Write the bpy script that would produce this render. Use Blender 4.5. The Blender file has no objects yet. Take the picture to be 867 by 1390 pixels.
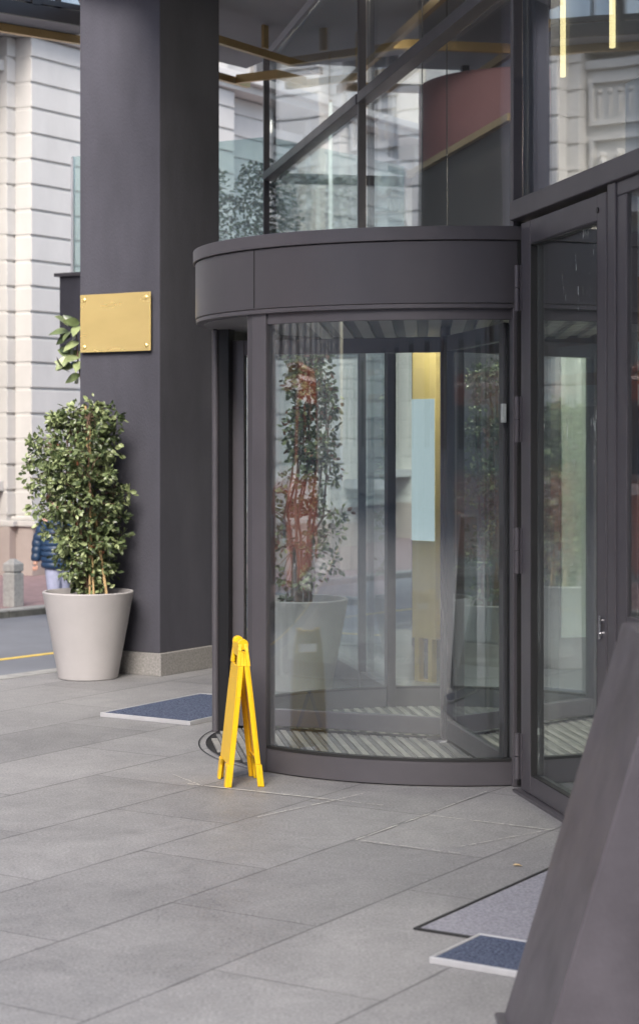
import bpy, bmesh, math, random
from math import sin, cos, pi, radians as R
from mathutils import Vector, Matrix
random.seed(7)
S = bpy.context.scene
COL = S.collection

# ------------------------------------------------------------------ helpers
class MB:
    def __init__(s): s.v=[]; s.f=[]; s.m=[]
    def add(s, vs, fs, mi=0):
        b=len(s.v); s.v+= [tuple(p) for p in vs]
        for f in fs: s.f.append(tuple(b+i for i in f)); s.m.append(mi)
    def obox(s, o, a, b, c, mi=0):
        """box from corner o with edge vectors a,b,c"""
        o,a,b,c=map(Vector,(o,a,b,c))
        vs=[o,o+a,o+a+b,o+b,o+c,o+a+c,o+a+b+c,o+b+c]
        fs=[(0,3,2,1),(4,5,6,7),(0,1,5,4),(1,2,6,5),(2,3,7,6),(3,0,4,7)]
        if a.cross(b).dot(c)<0: fs=[tuple(reversed(f)) for f in fs]
        s.add(vs,fs,mi)
    def prism(s, poly, z0, z1, mi=0):
        n=len(poly)
        ar=sum(poly[i][0]*poly[(i+1)%n][1]-poly[(i+1)%n][0]*poly[i][1] for i in range(n))
        if ar<0: poly=list(reversed(poly))
        vs=[(p[0],p[1],z0) for p in poly]+[(p[0],p[1],z1) for p in poly]
        fs=[tuple(reversed(range(n))),tuple(range(n,2*n))]+[(i,(i+1)%n,n+(i+1)%n,n+i) for i in range(n)]
        s.add(vs,fs,mi)
    def tube(s, p0, p1, r0, r1=None, n=12, mi=0):
        r1=r0 if r1 is None else r1
        p0=Vector(p0); p1=Vector(p1); d=(p1-p0).normalized()
        x=d.orthogonal().normalized(); y=d.cross(x)
        vs=[p0+(x*cos(2*pi*i/n)+y*sin(2*pi*i/n))*r0 for i in range(n)]+[p1+(x*cos(2*pi*i/n)+y*sin(2*pi*i/n))*r1 for i in range(n)]
        fs=[tuple(reversed(range(n))),tuple(range(n,2*n))]+[(i,(i+1)%n,n+(i+1)%n,n+i) for i in range(n)]
        s.add(vs,fs,mi)
    def path(s, pts, r, n=8, mi=0):
        rs = r if isinstance(r,(list,tuple)) else [r]*len(pts)
        pts=[Vector(p) for p in pts]; vs=[]; x=None
        for k,p in enumerate(pts):
            d=(pts[min(k+1,len(pts)-1)]-pts[max(k-1,0)]).normalized()
            if x is None: x=d.orthogonal().normalized()
            x=(x-d*x.dot(d)).normalized(); y=d.cross(x)
            vs+=[p+(x*cos(2*pi*i/n)+y*sin(2*pi*i/n))*rs[k] for i in range(n)]
        K=len(pts); fs=[tuple(reversed(range(n))),tuple(range((K-1)*n,K*n))]
        for k in range(K-1):
            for i in range(n): fs.append((k*n+i,k*n+(i+1)%n,(k+1)*n+(i+1)%n,(k+1)*n+i))
        s.add(vs,fs,mi)
    def arc(s, c, r0, r1, a0, a1, z0, z1, n=48, mi=0):
        """solid curved wall, angles in degrees"""
        vs=[]
        for i in range(n+1):
            a=R(a0+(a1-a0)*i/n)
            for r,z in ((r0,z0),(r1,z0),(r1,z1),(r0,z1)): vs.append((c[0]+r*cos(a),c[1]+r*sin(a),z))
        fs=[]
        for i in range(n):
            b=4*i
            for k in range(4): fs.append((b+k,b+4+k,b+4+(k+1)%4,b+(k+1)%4))
        full=abs(abs(a1-a0)-360)<1e-6
        if not full: fs+=[(0,1,2,3),(4*n+3,4*n+2,4*n+1,4*n)]
        s.add(vs,fs,mi)
    def lathe(s, c, prof, n=48, mi=0):
        vs=[]; K=len(prof)
        for r,z in prof:
            for i in range(n): vs.append((c[0]+r*cos(2*pi*i/n),c[1]+r*sin(2*pi*i/n),c[2]+z))
        fs=[]
        for k in range(K-1):
            for i in range(n): fs.append((k*n+i,k*n+(i+1)%n,(k+1)*n+(i+1)%n,(k+1)*n+i))
        fs.append(tuple(reversed(range(n)))); fs.append(tuple(range((K-1)*n,K*n)))
        s.add(vs,fs,mi)
    def build(s, name, mats, parent=None, smooth=False, bevel=0, loc=None):
        base=Vector((0,0,0)); q=parent
        while q is not None: base+=q.location; q=q.parent
        if loc is not None and parent is None: base=Vector(loc)
        me=bpy.data.meshes.new(name)
        me.from_pydata([tuple(Vector(v)-base) for v in s.v],[],s.f)
        if not isinstance(mats,(list,tuple)): mats=[mats]
        for m in mats: me.materials.append(m)
        for p,mi in zip(me.polygons,s.m): p.material_index=mi
        bm=bmesh.new(); bm.from_mesh(me)
        if getattr(s,'recalc',True): bmesh.ops.recalc_face_normals(bm,faces=bm.faces)
        bm.to_mesh(me); bm.free()
        if smooth: me.shade_smooth(); me.set_sharp_from_angle(angle=R(32))
        o=bpy.data.objects.new(name,me); COL.objects.link(o)
        if parent is not None: o.parent=parent
        elif loc is not None: o.location=loc
        if bevel:
            b=o.modifiers.new('bevel','BEVEL'); b.width=bevel; b.segments=2; b.limit_method='ANGLE'; b.angle_limit=R(40)
            b.harden_normals=False
        return o

def tag(o,label=None,cat=None,group=None,kind=None):
    if label: o['label']=label
    if cat: o['category']=cat
    if group: o['group']=group
    if kind: o['kind']=kind
    return o
def thing(name,label,cat,loc,group=None,rz=0):
    o=bpy.data.objects.new(name,None); o.empty_display_size=.2; COL.objects.link(o)
    o.location=loc; o.rotation_euler=(0,0,rz)
    return tag(o,label,cat,group)
def dup(root,loc,rz,label,group=None,scale=None):
    kids=lambda p:[c for c in bpy.data.objects if c.parent is p]
    def cp(o,par):
        c=o.copy(); COL.objects.link(c); c.parent=par
        for k in kids(o): cp(k,c)
        return c
    r=cp(root,None); r.location=loc; r.rotation_euler=(0,0,rz); r['label']=label
    if group: r['group']=group
    if scale: r.scale=scale
    return r

# ------------------------------------------------------------------ materials
def nodes(name):
    m=bpy.data.materials.new(name); m.use_nodes=True; nt=m.node_tree; nt.nodes.clear()
    out=nt.nodes.new('ShaderNodeOutputMaterial'); return m,nt,out
def N(nt,t,**kw):
    n=nt.nodes.new(t)
    for k,v in kw.items():
        if k.startswith('i_'):
            key=k[2:]; key=int(key) if key.isdigit() else key.replace('_',' ')
            n.inputs[key].default_value=v
        else: setattr(n,k,v)
    return n
def L(nt,a,b): nt.links.new(a,b)
def mat(name,col,rough=.5,metal=0,var=.12,scale=6,bump=0,bscale=60,spec=.5,stretch=None,rvar=.0,col2=None,coat=0,detail=6):
    m,nt,out=nodes(name)
    p=N(nt,'ShaderNodeBsdfPrincipled'); L(nt,p.outputs[0],out.inputs[0])
    p.inputs['Roughness'].default_value=rough; p.inputs['Metallic'].default_value=metal
    p.inputs['Specular IOR Level'].default_value=spec
    if coat: p.inputs['Coat Weight'].default_value=coat
    tc=N(nt,'ShaderNodeTexCoord'); src=tc.outputs['Object']
    if stretch:
        mp=N(nt,'ShaderNodeMapping'); mp.inputs['Scale'].default_value=stretch; L(nt,src,mp.inputs[0]); src=mp.outputs[0]
    nz=N(nt,'ShaderNodeTexNoise',i_Scale=scale,i_Detail=detail,i_Roughness=.6); L(nt,src,nz.inputs['Vector'])
    mx=N(nt,'ShaderNodeMix',data_type='RGBA')
    c=Vector(col[:3]); a=c*(1-var); b=c*(1+var) if col2 is None else Vector(col2)
    if col2 is not None: a=c
    mr=N(nt,'ShaderNodeMapRange'); mr.inputs['From Min'].default_value=.3; mr.inputs['From Max'].default_value=.7
    L(nt,nz.outputs[0],mr.inputs[0]); L(nt,mr.outputs[0],mx.inputs[0])
    mx.inputs[6].default_value=(*a,1); mx.inputs[7].default_value=(*b,1)
    L(nt,mx.outputs[2],p.inputs['Base Color'])
    if rvar:
        r2=N(nt,'ShaderNodeMapRange'); r2.inputs['To Min'].default_value=max(.02,rough-rvar); r2.inputs['To Max'].default_value=rough+rvar
        n3=N(nt,'ShaderNodeTexNoise',i_Scale=scale*1.7,i_Detail=4); L(nt,src,n3.inputs['Vector']); L(nt,n3.outputs[0],r2.inputs[0]); L(nt,r2.outputs[0],p.inputs['Roughness'])
    if bump:
        n2=N(nt,'ShaderNodeTexNoise',i_Scale=bscale,i_Detail=4); L(nt,src,n2.inputs['Vector'])
        bp=N(nt,'ShaderNodeBump',i_Strength=bump,i_Distance=.01); L(nt,n2.outputs[0],bp.inputs['Height']); L(nt,bp.outputs[0],p.inputs['Normal'])
    return m
def glass(name,ior=1.6,tint=(.93,.96,.95),wave=.0,wscale=1.2,streak=0,haze=0):
    m,nt,out=nodes(name)
    fr=N(nt,'ShaderNodeFresnel',i_IOR=ior)
    tr=N(nt,'ShaderNodeBsdfTransparent'); tr.inputs[0].default_value=(*tint,1)
    gl=N(nt,'ShaderNodeBsdfGlossy',i_Roughness=.012); gl.inputs[0].default_value=(.95,.97,1,1)
    mx=N(nt,'ShaderNodeMixShader'); L(nt,fr.outputs[0],mx.inputs[0]); L(nt,tr.outputs[0],mx.inputs[1]); L(nt,gl.outputs[0],mx.inputs[2])
    tc=N(nt,'ShaderNodeTexCoord')
    # a back face sees the same reflectance as a front face
    geo=N(nt,'ShaderNodeNewGeometry')
    iv=N(nt,'ShaderNodeMapRange'); iv.inputs['To Min'].default_value=ior; iv.inputs['To Max'].default_value=1/ior*1.0
    # Fresnel node already inverts the ior on back faces, so feed 1/ior there
    L(nt,geo.outputs['Backfacing'],iv.inputs[0]); L(nt,iv.outputs[0],fr.inputs[0])
    if wave:
        n2=N(nt,'ShaderNodeTexNoise',i_Scale=wscale,i_Detail=1); L(nt,tc.outputs['Object'],n2.inputs['Vector'])
        bp=N(nt,'ShaderNodeBump',i_Strength=wave,i_Distance=.02); L(nt,n2.outputs[0],bp.inputs['Height']); L(nt,bp.outputs[0],gl.inputs['Normal'])
    last=mx.outputs[0]
    if streak or haze:
        df=N(nt,'ShaderNodeBsdfDiffuse'); df.inputs[0].default_value=(.75,.8,.78,1)
        m2=N(nt,'ShaderNodeMixShader'); L(nt,last,m2.inputs[1]); L(nt,df.outputs[0],m2.inputs[2])
        mp=N(nt,'ShaderNodeMapping'); mp.inputs['Scale'].default_value=(38,38,9); L(nt,tc.outputs['Object'],mp.inputs[0])
        n3=N(nt,'ShaderNodeTexNoise',i_Scale=1,i_Detail=3,i_Roughness=.65); L(nt,mp.outputs[0],n3.inputs['Vector'])
        r=N(nt,'ShaderNodeMapRange'); r.inputs['From Min'].default_value=.635; r.inputs['From Max'].default_value=.70; r.inputs['To Max'].default_value=streak
        L(nt,n3.outputs[0],r.inputs[0])
        n4=N(nt,'ShaderNodeTexNoise',i_Scale=2.2,i_Detail=2); L(nt,tc.outputs['Object'],n4.inputs['Vector'])
        r4=N(nt,'ShaderNodeMapRange'); r4.inputs['From Min'].default_value=.5; r4.inputs['From Max'].default_value=.62; L(nt,n4.outputs[0],r4.inputs[0])
        mu=N(nt,'ShaderNodeMath',operation='MULTIPLY'); L(nt,r.outputs[0],mu.inputs[0]); L(nt,r4.outputs[0],mu.inputs[1])
        ad=N(nt,'ShaderNodeMath',operation='ADD'); L(nt,mu.outputs[0],ad.inputs[0]); ad.inputs[1].default_value=haze
        L(nt,ad.outputs[0],m2.inputs[0]); last=m2.outputs[0]
    L(nt,last,out.inputs[0]); return m
def emit(name,col,st):
    m,nt,out=nodes(name); e=N(nt,'ShaderNodeEmission',i_Strength=st); e.inputs[0].default_value=(*col,1); L(nt,e.outputs[0],out.inputs[0]); return m

M={}
M['frame']=mat('bronze_grey_metal',(.102,.096,.107),.36,.25,.10,3,.05,250,rvar=.08)
M['frame2']=mat('bronze_grey_panel',(.095,.090,.100),.33,.3,.16,1.2,.03,180,rvar=.10,stretch=(1,1,.6))
M['slant']=mat('scuffed_bronze_metal',(.100,.090,.102),.40,.2,.24,5,.12,90,rvar=.12)
M['black']=mat('black_metal',(.012,.012,.014),.35,.3,.2,4)
M['rubber']=mat('black_rubber',(.015,.015,.016),.6,0,.2,8)
M['plaster']=mat('dark_plaster',(.076,.075,.092),.85,0,.20,2.2,.35,140,spec=.25,stretch=(1,1,.35))
M['granite']=mat('granite',(.27,.26,.25),.6,0,.3,90,.1,200,detail=3)
M['brass']=mat('brass',(1,.76,.32),.26,.72,.06,2,0,6,rvar=.07,stretch=(1,1,3))
M['brassm']=mat('satin_brass',(.52,.37,.18),.38,.8,.12,4)
M['chrome']=mat('chrome',(.6,.6,.62),.15,1,.05,4)
M['alu']=mat('aluminium',(.80,.80,.82),.4,.35,.08,10,.04,120)
M['rimalu']=mat('mat_rim_aluminium',(.52,.52,.54),.4,.4,.1,10)
M['white']=mat('white_plastic',(.75,.75,.75),.4,0,.05,10)
M['yellow']=mat('yellow_plastic',(.86,.52,.010),.38,0,.06,12,.08,90)
M['pot']=mat('pale_grey_pot',(.42,.40,.40),.55,0,.07,3,.08,160,rvar=.06)
M['soil']=mat('soil',(.035,.025,.018),.95,0,.4,30,.8,40)
M['bark']=mat('bark',(.16,.10,.07),.85,0,.35,25,.4,80)
M['bamboo']=mat('bamboo',(.52,.36,.18),.6,0,.2,20)
M['leafd']=mat('leaf_dark',(.050,.074,.030),.33,0,.45,14,spec=.6)
M['leafm']=mat('leaf_mid',(.135,.175,.075),.33,0,.4,14,spec=.6)
M['leafl']=mat('leaf_light',(.27,.32,.15),.38,0,.35,14,spec=.6)
M['leafr']=mat('leaf_reddish',(.16,.06,.03),.4,0,.35,14)
M['matblue']=mat('blue_carpet',(.022,.028,.05),1,0,.75,110,.9,200,spec=.1,col2=(.16,.19,.28),detail=3)
M['matgrey']=mat('grey_carpet',(.22,.22,.25),1,0,.4,110,.7,300,spec=.1,col2=(.38,.38,.43),detail=2)
M['stone']=mat('pale_limestone',(.555,.54,.515),.85,0,.10,1.3,.2,30,spec=.2,stretch=(1,1,.5))
M['stone2']=mat('dado_limestone',(.42,.36,.33),.85,0,.12,1.6,.2,30,spec=.2)
M['step']=mat('step_stone',(.23,.24,.23),.8,0,.2,8,.3,40)
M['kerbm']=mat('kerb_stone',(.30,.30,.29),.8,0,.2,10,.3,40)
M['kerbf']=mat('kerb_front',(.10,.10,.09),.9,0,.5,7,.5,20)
M['asphalt']=mat('asphalt',(.17,.18,.205),.8,0,.18,.8,.4,160,spec=.3)
M['pink']=mat('pink_brick_paving',(.28,.19,.19),.85,0,.2,9,.3,30)
M['ypaint']=mat('yellow_road_paint',(.62,.45,.10),.7,0,.2,12)
M['wpaint']=mat('white_road_paint',(.68,.68,.66),.7,0,.2,9)
M['bollard']=mat('bollard_granite',(.33,.33,.32),.75,0,.18,30,.2,60)
M['soffit']=mat('soffit_paint',(.42,.42,.45),.8,0,.04,2)
M['slatl']=mat('slat_light',(.38,.36,.36),.5,0,.08,3)
M['darkwall']=mat('lobby_dark_wall',(.15,.145,.16),.55,0,.15,1.5)
M['greypanel']=mat('lobby_grey_panel',(.085,.080,.092),.5,0,.08,1.5)
M['mauve']=mat('mauve_upholstery',(.50,.26,.30),.75,0,.10,2,.1,120)
M['wood']=mat('warm_wood',(.42,.21,.08),.5,0,.2,3,stretch=(6,6,.6))
M['lobbyfloor']=mat('lobby_stone_floor',(.30,.32,.31),.25,0,.12,2,rvar=.06)
M['curtain']=mat('curtain_cloth',(.20,.21,.25),.9,0,.1,3)
M['teal']=emit('glowing_panel',(.74,.84,.88),.36)  # plain panel given its own glow to look bright
M['gold']=mat('gold_board',(.90,.68,.27),.45,.1,.10,2.5)
M['winglass']=mat('dark_window_glass',(.04,.045,.055),.08,0,.5,.8,spec=.8)
M['wframe']=mat('window_frame_paint',(.30,.29,.28),.6,0,.1,5)
M['jacket']=mat('navy_puffer',(.018,.045,.10),.45,0,.3,10,.2,40)
M['jeans']=mat('pale_trousers',(.34,.36,.50),.85,0,.15,14)
M['skin']=mat('skin',(.58,.34,.26),.55,0,.06,10)
M['hair']=mat('brown_hair',(.05,.03,.02),.6,0,.3,40)
M['shoe']=mat('pink_shoe',(.55,.16,.35),.6,0,.1,10)
M['vanred']=mat('orange_red_paint',(.52,.10,.045),.28,0,.05,2,coat=.6)
M['vandark']=mat('dark_blue_paint',(.025,.03,.055),.25,0,.1,2,coat=.6)
M['vanwhite']=mat('white_paint',(.72,.76,.82),.3,0,.04,2,coat=.5)
M['lampred']=mat('red_lens',(.55,.02,.02),.2,0,.1,4)
M['tyre']=mat('tyre',(.02,.02,.02),.8,0,.2,8)
M['rim']=mat('wheel_rim',(.5,.5,.52),.35,.8,.1,8)
M['glassf']=glass('facade_glass',2.3,(.94,.97,.965),.10,.9,0,0)
M['glassd']=glass('drum_glass',1.78,(.965,.985,.982),0,1,0,.0)
M['glassl']=glass('leaf_glass',2.4,(.95,.985,.975),.05,1,.6,.012)
M['glassw']=glass('wing_glass',1.5,(.955,.982,.978),.03,1,.12,.0)
M['glassb']=glass('balustrade_glass',1.5,(.84,.95,.94),0,1,0,.22)
M['led']=emit('led_tube',(1,.82,.42),.85)
M['ledw']=emit('led_tube_white',(.92,1,.95),.62)
M['fillsoft']=emit('added_fill_soft',(1,.90,.74),17)  # added fill for the booth and the gold board
M['lobbylamp']=emit('lobby_lamp',(1,.90,.72),55)

# paving material in the tile axes
rV=Vector((.534,.8455,0)).normalized(); lV=Vector((-rV.y,rV.x,0))   # r: away to the right, l: away to the left
def paving(name,ca,cb,joint,wr,wl,offr,offl,jw,jd):
    m,nt,out=nodes(name); p=N(nt,'ShaderNodeBsdfPrincipled'); L(nt,p.outputs[0],out.inputs[0])
    tc=N(nt,'ShaderNodeTexCoord')
    def dot(v):
        d=N(nt,'ShaderNodeVectorMath',operation='DOT_PRODUCT'); L(nt,tc.outputs['Object'],d.inputs[0]); d.inputs[1].default_value=v; return d.outputs['Value']
    def mth(op,a,b=None,c=None):
        n=N(nt,'ShaderNodeMath',operation=op)
        for i,x in enumerate((a,b,c)):
            if x is None: continue
            if hasattr(x,'links'): L(nt,x,n.inputs[i])
            else: n.inputs[i].default_value=x
        return n.outputs[0]
    u=mth('DIVIDE',mth('SUBTRACT',dot(lV),offl),wl); ui=mth('FLOOR',u); uf=mth('FRACT',u)
    v=mth('DIVIDE',mth('SUBTRACT',dot(rV),offr),wr)
    v=mth('ADD',v,mth('MULTIPLY',mth('MODULO',mth('ABSOLUTE',ui),2),.5)); vi=mth('FLOOR',v); vf=mth('FRACT',v)
    du=mth('MULTIPLY',mth('MINIMUM',uf,mth('SUBTRACT',1,uf)),wl); dv=mth('MULTIPLY',mth('MINIMUM',vf,mth('SUBTRACT',1,vf)),wr)
    jn=N(nt,'ShaderNodeTexNoise',i_Scale=7,i_Detail=3); L(nt,tc.outputs['Object'],jn.inputs['Vector'])
    dm=mth('MINIMUM',du,mth('MULTIPLY',dv,1.5))
    wv=mth('MULTIPLY',jn.outputs[0],jw*1.6)
    jm=N(nt,'ShaderNodeMapRange'); L(nt,dm,jm.inputs[0]); jm.inputs['From Min'].default_value=0; L(nt,wv,jm.inputs['From Max']); jm.inputs['To Min'].default_value=1; jm.inputs['To Max'].default_value=0
    cb_=N(nt,'ShaderNodeCombineXYZ'); L(nt,ui,cb_.inputs[0]); L(nt,vi,cb_.inputs[1])
    wn=N(nt,'ShaderNodeTexWhiteNoise',noise_dimensions='2D'); L(nt,cb_.outputs[0],wn.inputs['Vector'])
    n1=N(nt,'ShaderNodeTexNoise',i_Scale=1.4,i_Detail=6,i_Roughness=.65,i_Distortion=.8); L(nt,tc.outputs['Object'],n1.inputs['Vector'])
    n2=N(nt,'ShaderNodeTexNoise',i_Scale=95,i_Detail=4,i_Roughness=.75); L(nt,tc.outputs['Object'],n2.inputs['Vector'])
    n5=N(nt,'ShaderNodeTexNoise',i_Scale=6,i_Detail=5,i_Roughness=.7,i_Distortion=1.5); L(nt,tc.outputs['Object'],n5.inputs['Vector'])
    f=mth('ADD',mth('MULTIPLY',wn.outputs[0],.20),mth('MULTIPLY',n1.outputs[0],.62))
    f=mth('ADD',f,mth('MULTIPLY',mth('SUBTRACT',n2.outputs[0],.5),1.7)); f=mth('ADD',f,mth('MULTIPLY',mth('SUBTRACT',n5.outputs[0],.5),.5))
    mx=N(nt,'ShaderNodeMix',data_type='RGBA'); mx.inputs[6].default_value=(*ca,1); mx.inputs[7].default_value=(*cb,1); L(nt,f,mx.inputs[0])
    vo=N(nt,'ShaderNodeTexVoronoi',i_Scale=1.9); L(nt,tc.outputs['Object'],vo.inputs['Vector'])
    sz=mth('MULTIPLY',wn.outputs[0],.045)
    sr=N(nt,'ShaderNodeMapRange'); L(nt,vo.outputs['Distance'],sr.inputs[0]); L(nt,sz,sr.inputs['From Max']); sr.inputs['From Min'].default_value=0; sr.inputs['To Min'].default_value=.55; sr.inputs['To Max'].default_value=0
    ms=N(nt,'ShaderNodeMix',data_type='RGBA'); L(nt,sr.outputs[0],ms.inputs[0]); L(nt,mx.outputs[2],ms.inputs[6]); ms.inputs[7].default_value=(.07,.068,.066,1); mx=ms
    mj=N(nt,'ShaderNodeMix',data_type='RGBA'); L(nt,mth('MULTIPLY',jm.outputs[0],jd),mj.inputs[0]); L(nt,mx.outputs[2],mj.inputs[6]); mj.inputs[7].default_value=(*joint,1)
    L(nt,mj.outputs[2],p.inputs['Base Color'])
    rr=N(nt,'ShaderNodeMapRange'); rr.inputs['To Min'].default_value=.38; rr.inputs['To Max'].default_value=.75; L(nt,n1.outputs[0],rr.inputs[0]); L(nt,rr.outputs[0],p.inputs['Roughness'])
    bp=N(nt,'ShaderNodeBump',i_Strength=.25,i_Distance=.003)
    h=mth('SUBTRACT',n2.outputs[0],mth('MULTIPLY',jm.outputs[0],1.5)); L(nt,h,bp.inputs['Height']); L(nt,bp.outputs[0],p.inputs['Normal'])
    return m
M['paving']=paving('grey_stone_paving',(.105,.105,.110),(.380,.375,.376),(.06,.06,.062),1.15,.575,6.77,4.92,.0095,.85)

# ------------------------------------------------------------------ frames of reference
CAMZ=1.55; FPX=2553.
C0=Vector((.642,9.606,0)); fV=Vector((-.1925,.9813,0)).normalized(); mV=Vector((fV.y,-fV.x,0))   # along facade (far) / into lobby
def F(t,s,z=0): return C0+fV*t+mV*s+Vector((0,0,z))
def tpx(px,s=0):
    k=(px-433.5)/FPX; b=C0+mV*s
    return (k*b.y-b.x)/(fV.x-k*fV.y)
def P(px,d,z=0): return Vector(((px-433.5)/FPX*d,d,z))
eV=Vector((.616,.788,0)).normalized(); gV=Vector((-eV.y,eV.x,0))    # along street / across street away
Z3=Vector((0,0,1))
def FB(mb,t0,t1,s0,s1,z0,z1,mi=0): mb.obox(F(t0,s0,z0),fV*(t1-t0),mV*(s1-s0),Z3*(z1-z0),mi)

# ------------------------------------------------------------------ ground
g=MB(); g.add([(-400,-400,-.03),(400,-400,-.03),(400,600,-.03),(-400,600,-.03)],[(0,1,2,3)])
tag(g.build('road',M['asphalt']),kind='structure')
K0=Vector((-2.08,12.25,0))           # near edge of the road
pv=[K0+eV*-45,K0+eV*40,K0+eV*40-gV*60,K0+eV*-45-gV*60]
g=MB(); g.prism([(p.x,p.y) for p in pv],-.028,0); tag(g.build('pavement',M['paving']),kind='structure')
g=MB(); g.obox(K0+eV*-45-gV*.14+Z3*-.02,eV*85,gV*.15,Z3*.024); tag(g.build('road_edge_strip',M['kerbm']),kind='structure')
K1=Vector((-2.795,16.46,0))
g=MB(); g.obox(K1+eV*-45+gV*.02+Z3*-.03,eV*85,gV*60,Z3*.064); tag(g.build('far_pavement',M['pink']),kind='structure')
g=MB()
k=-44.
while k<38:
    ln=random.uniform(.85,1.05); h=random.uniform(-.003,.003)
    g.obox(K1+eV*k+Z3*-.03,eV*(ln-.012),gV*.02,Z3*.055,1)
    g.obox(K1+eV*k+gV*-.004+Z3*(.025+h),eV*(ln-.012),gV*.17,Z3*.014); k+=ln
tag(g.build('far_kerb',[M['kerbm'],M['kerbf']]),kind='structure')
Yl=Vector((-2.27,13.36,0))
g=MB(); g.obox(Yl+eV*-40+Z3*-.03,eV*80,gV*.07,Z3*.004); tag(g.build('road_line',M['ypaint']),kind='structure')
g=MB()
zc=Vector((-9.6,4.2,0))-eV*3.4
for i in range(8):
    g.obox(zc+eV*(-2+.95*i)+gV*-.0+Z3*-.03,eV*.5,gV*3.3,Z3*.004)
tag(g.build('crossing_stripes',M['wpaint']),kind='structure')
# chalky grout residue along some joints
g=MB()
def seg(p,q,w):
    p=Vector(p);q=Vector(q); d=(q-p).normalized(); n=Vector((-d.y,d.x,0)); K=26
    for i in range(K):
        if random.random()<.15: continue
        a=p.lerp(q,i/K); b=p.lerp(q,(i+1.02)/K); ww=w*random.uniform(.6,1.6)
        g.add([a+n*ww/2,a-n*ww/2,b-n*ww/2,b+n*ww/2],[(0,1,2,3)])
def G(px,py,z=.004): d=(CAMZ)*FPX/(py-595); return P(px,d,z)
for a,b,w in (((255,1065),(455,1087),.010),((455,1087),(520,1094),.005),((455,1087),(345,1111),.006),((455,1087),(492,1078),.006),((483,1141),(578,1107),.007),((578,1107),(752,1128),.007),((483,1141),(625,1160),.005),((625,1150),(752,1126),.005),((578,1107),(660,1075),.004),((235,1052),(275,1068),.005)):
    seg(G(*a),G(*b),w)
g.recalc=False
tag(g.build('paving_residue',mat('grout_residue',(.50,.49,.47),.9,0,.2,40)),kind='structure')

# ------------------------------------------------------------------ mats
def doormat(label,corner,a,b,la,lb,cm,border,zt,bw,group):
    t=thing('doormat',label,'doormat',corner,group)
    a=a.normalized();b=b.normalized()
    m_=MB(); m_.obox(corner+a*bw+b*bw,a*(la-2*bw),b*(lb-2*bw),Z3*(zt-.003)); m_.build('carpet',cm,t)
    m_=MB()
    m_.obox(corner,a*la,b*bw,Z3*zt); m_.obox(corner+b*(lb-bw),a*la,b*bw,Z3*zt)
    m_.obox(corner+b*bw,a*bw,b*(lb-2*bw),Z3*zt); m_.obox(corner+b*bw+a*(la-bw),a*bw,b*(lb-2*bw),Z3*zt)
    m_.build('border',border,t,bevel=.002); return t
gz=Vector((0,0,.0005))
doormat('dark blue carpet mat in an aluminium tray between the planter and the revolving door',Vector((-1.22,10.47,0))+gz,-lV,rV,.62,.95,M['matblue'],M['rimalu'],.024,.012,'door mats')
doormat('flat pale grey carpet mat with thin black edging beside the slanted metal pylon',Vector((.294,5.93,0))+gz,-lV,rV,1.5,1.3,M['matgrey'],M['rubber'],.007,.014,'door mats')
doormat('dark blue carpet mat in an aluminium frame at the foot of the slanted pylon',G(650,1275)-Vector((0,0,.0035)),-lV,-rV,.9,.32,M['matblue'],M['rimalu'],.020,.012,'door mats')

# ------------------------------------------------------------------ pillar with plaque
pk=Vector((-1.04,12.27,0)); PW=.67
pil=thing('square_pillar','dark grey plastered square pillar on a granite plinth, brass plate on its face','pillar',pk)
q=MB(); q.obox(pk+Z3*.145,lV*PW,rV*PW,Z3*4.46); q.build('shaft',M['plaster'],pil,bevel=.006)
q=MB(); c=pk-lV*.028-rV*.028; q.obox(c,lV*(PW+.056),rV*(PW+.056),Z3*.147); q.build('plinth',M['granite'],pil,bevel=.004)
pc=pk+lV*.054
pq=thing('brass_plaque','blank polished brass plate fixed by four screws on the dark pillar','plaque',pc-rV*.03+Z3*2.12)
q=MB(); q.obox(pc-rV*.030+Z3*2.123,lV*.588,rV*.006,Z3*.385); q.build('plate',M['brass'],pq,bevel=.0015)
for a in (.035,.553):
    for z in (2.123+.035,2.123+.35):
        q=MB(); b=pc+lV*a+Z3*z
        q.tube(b-rV*.024,b-rV*.0005,.008,n=12); q.tube(b-rV*.034,b-rV*.0305,.013,.016,n=16); q.tube(b-rV*.0375,b-rV*.034,.008,.013,n=16); q.build('screw',M['brass'],pq,smooth=True)

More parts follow.
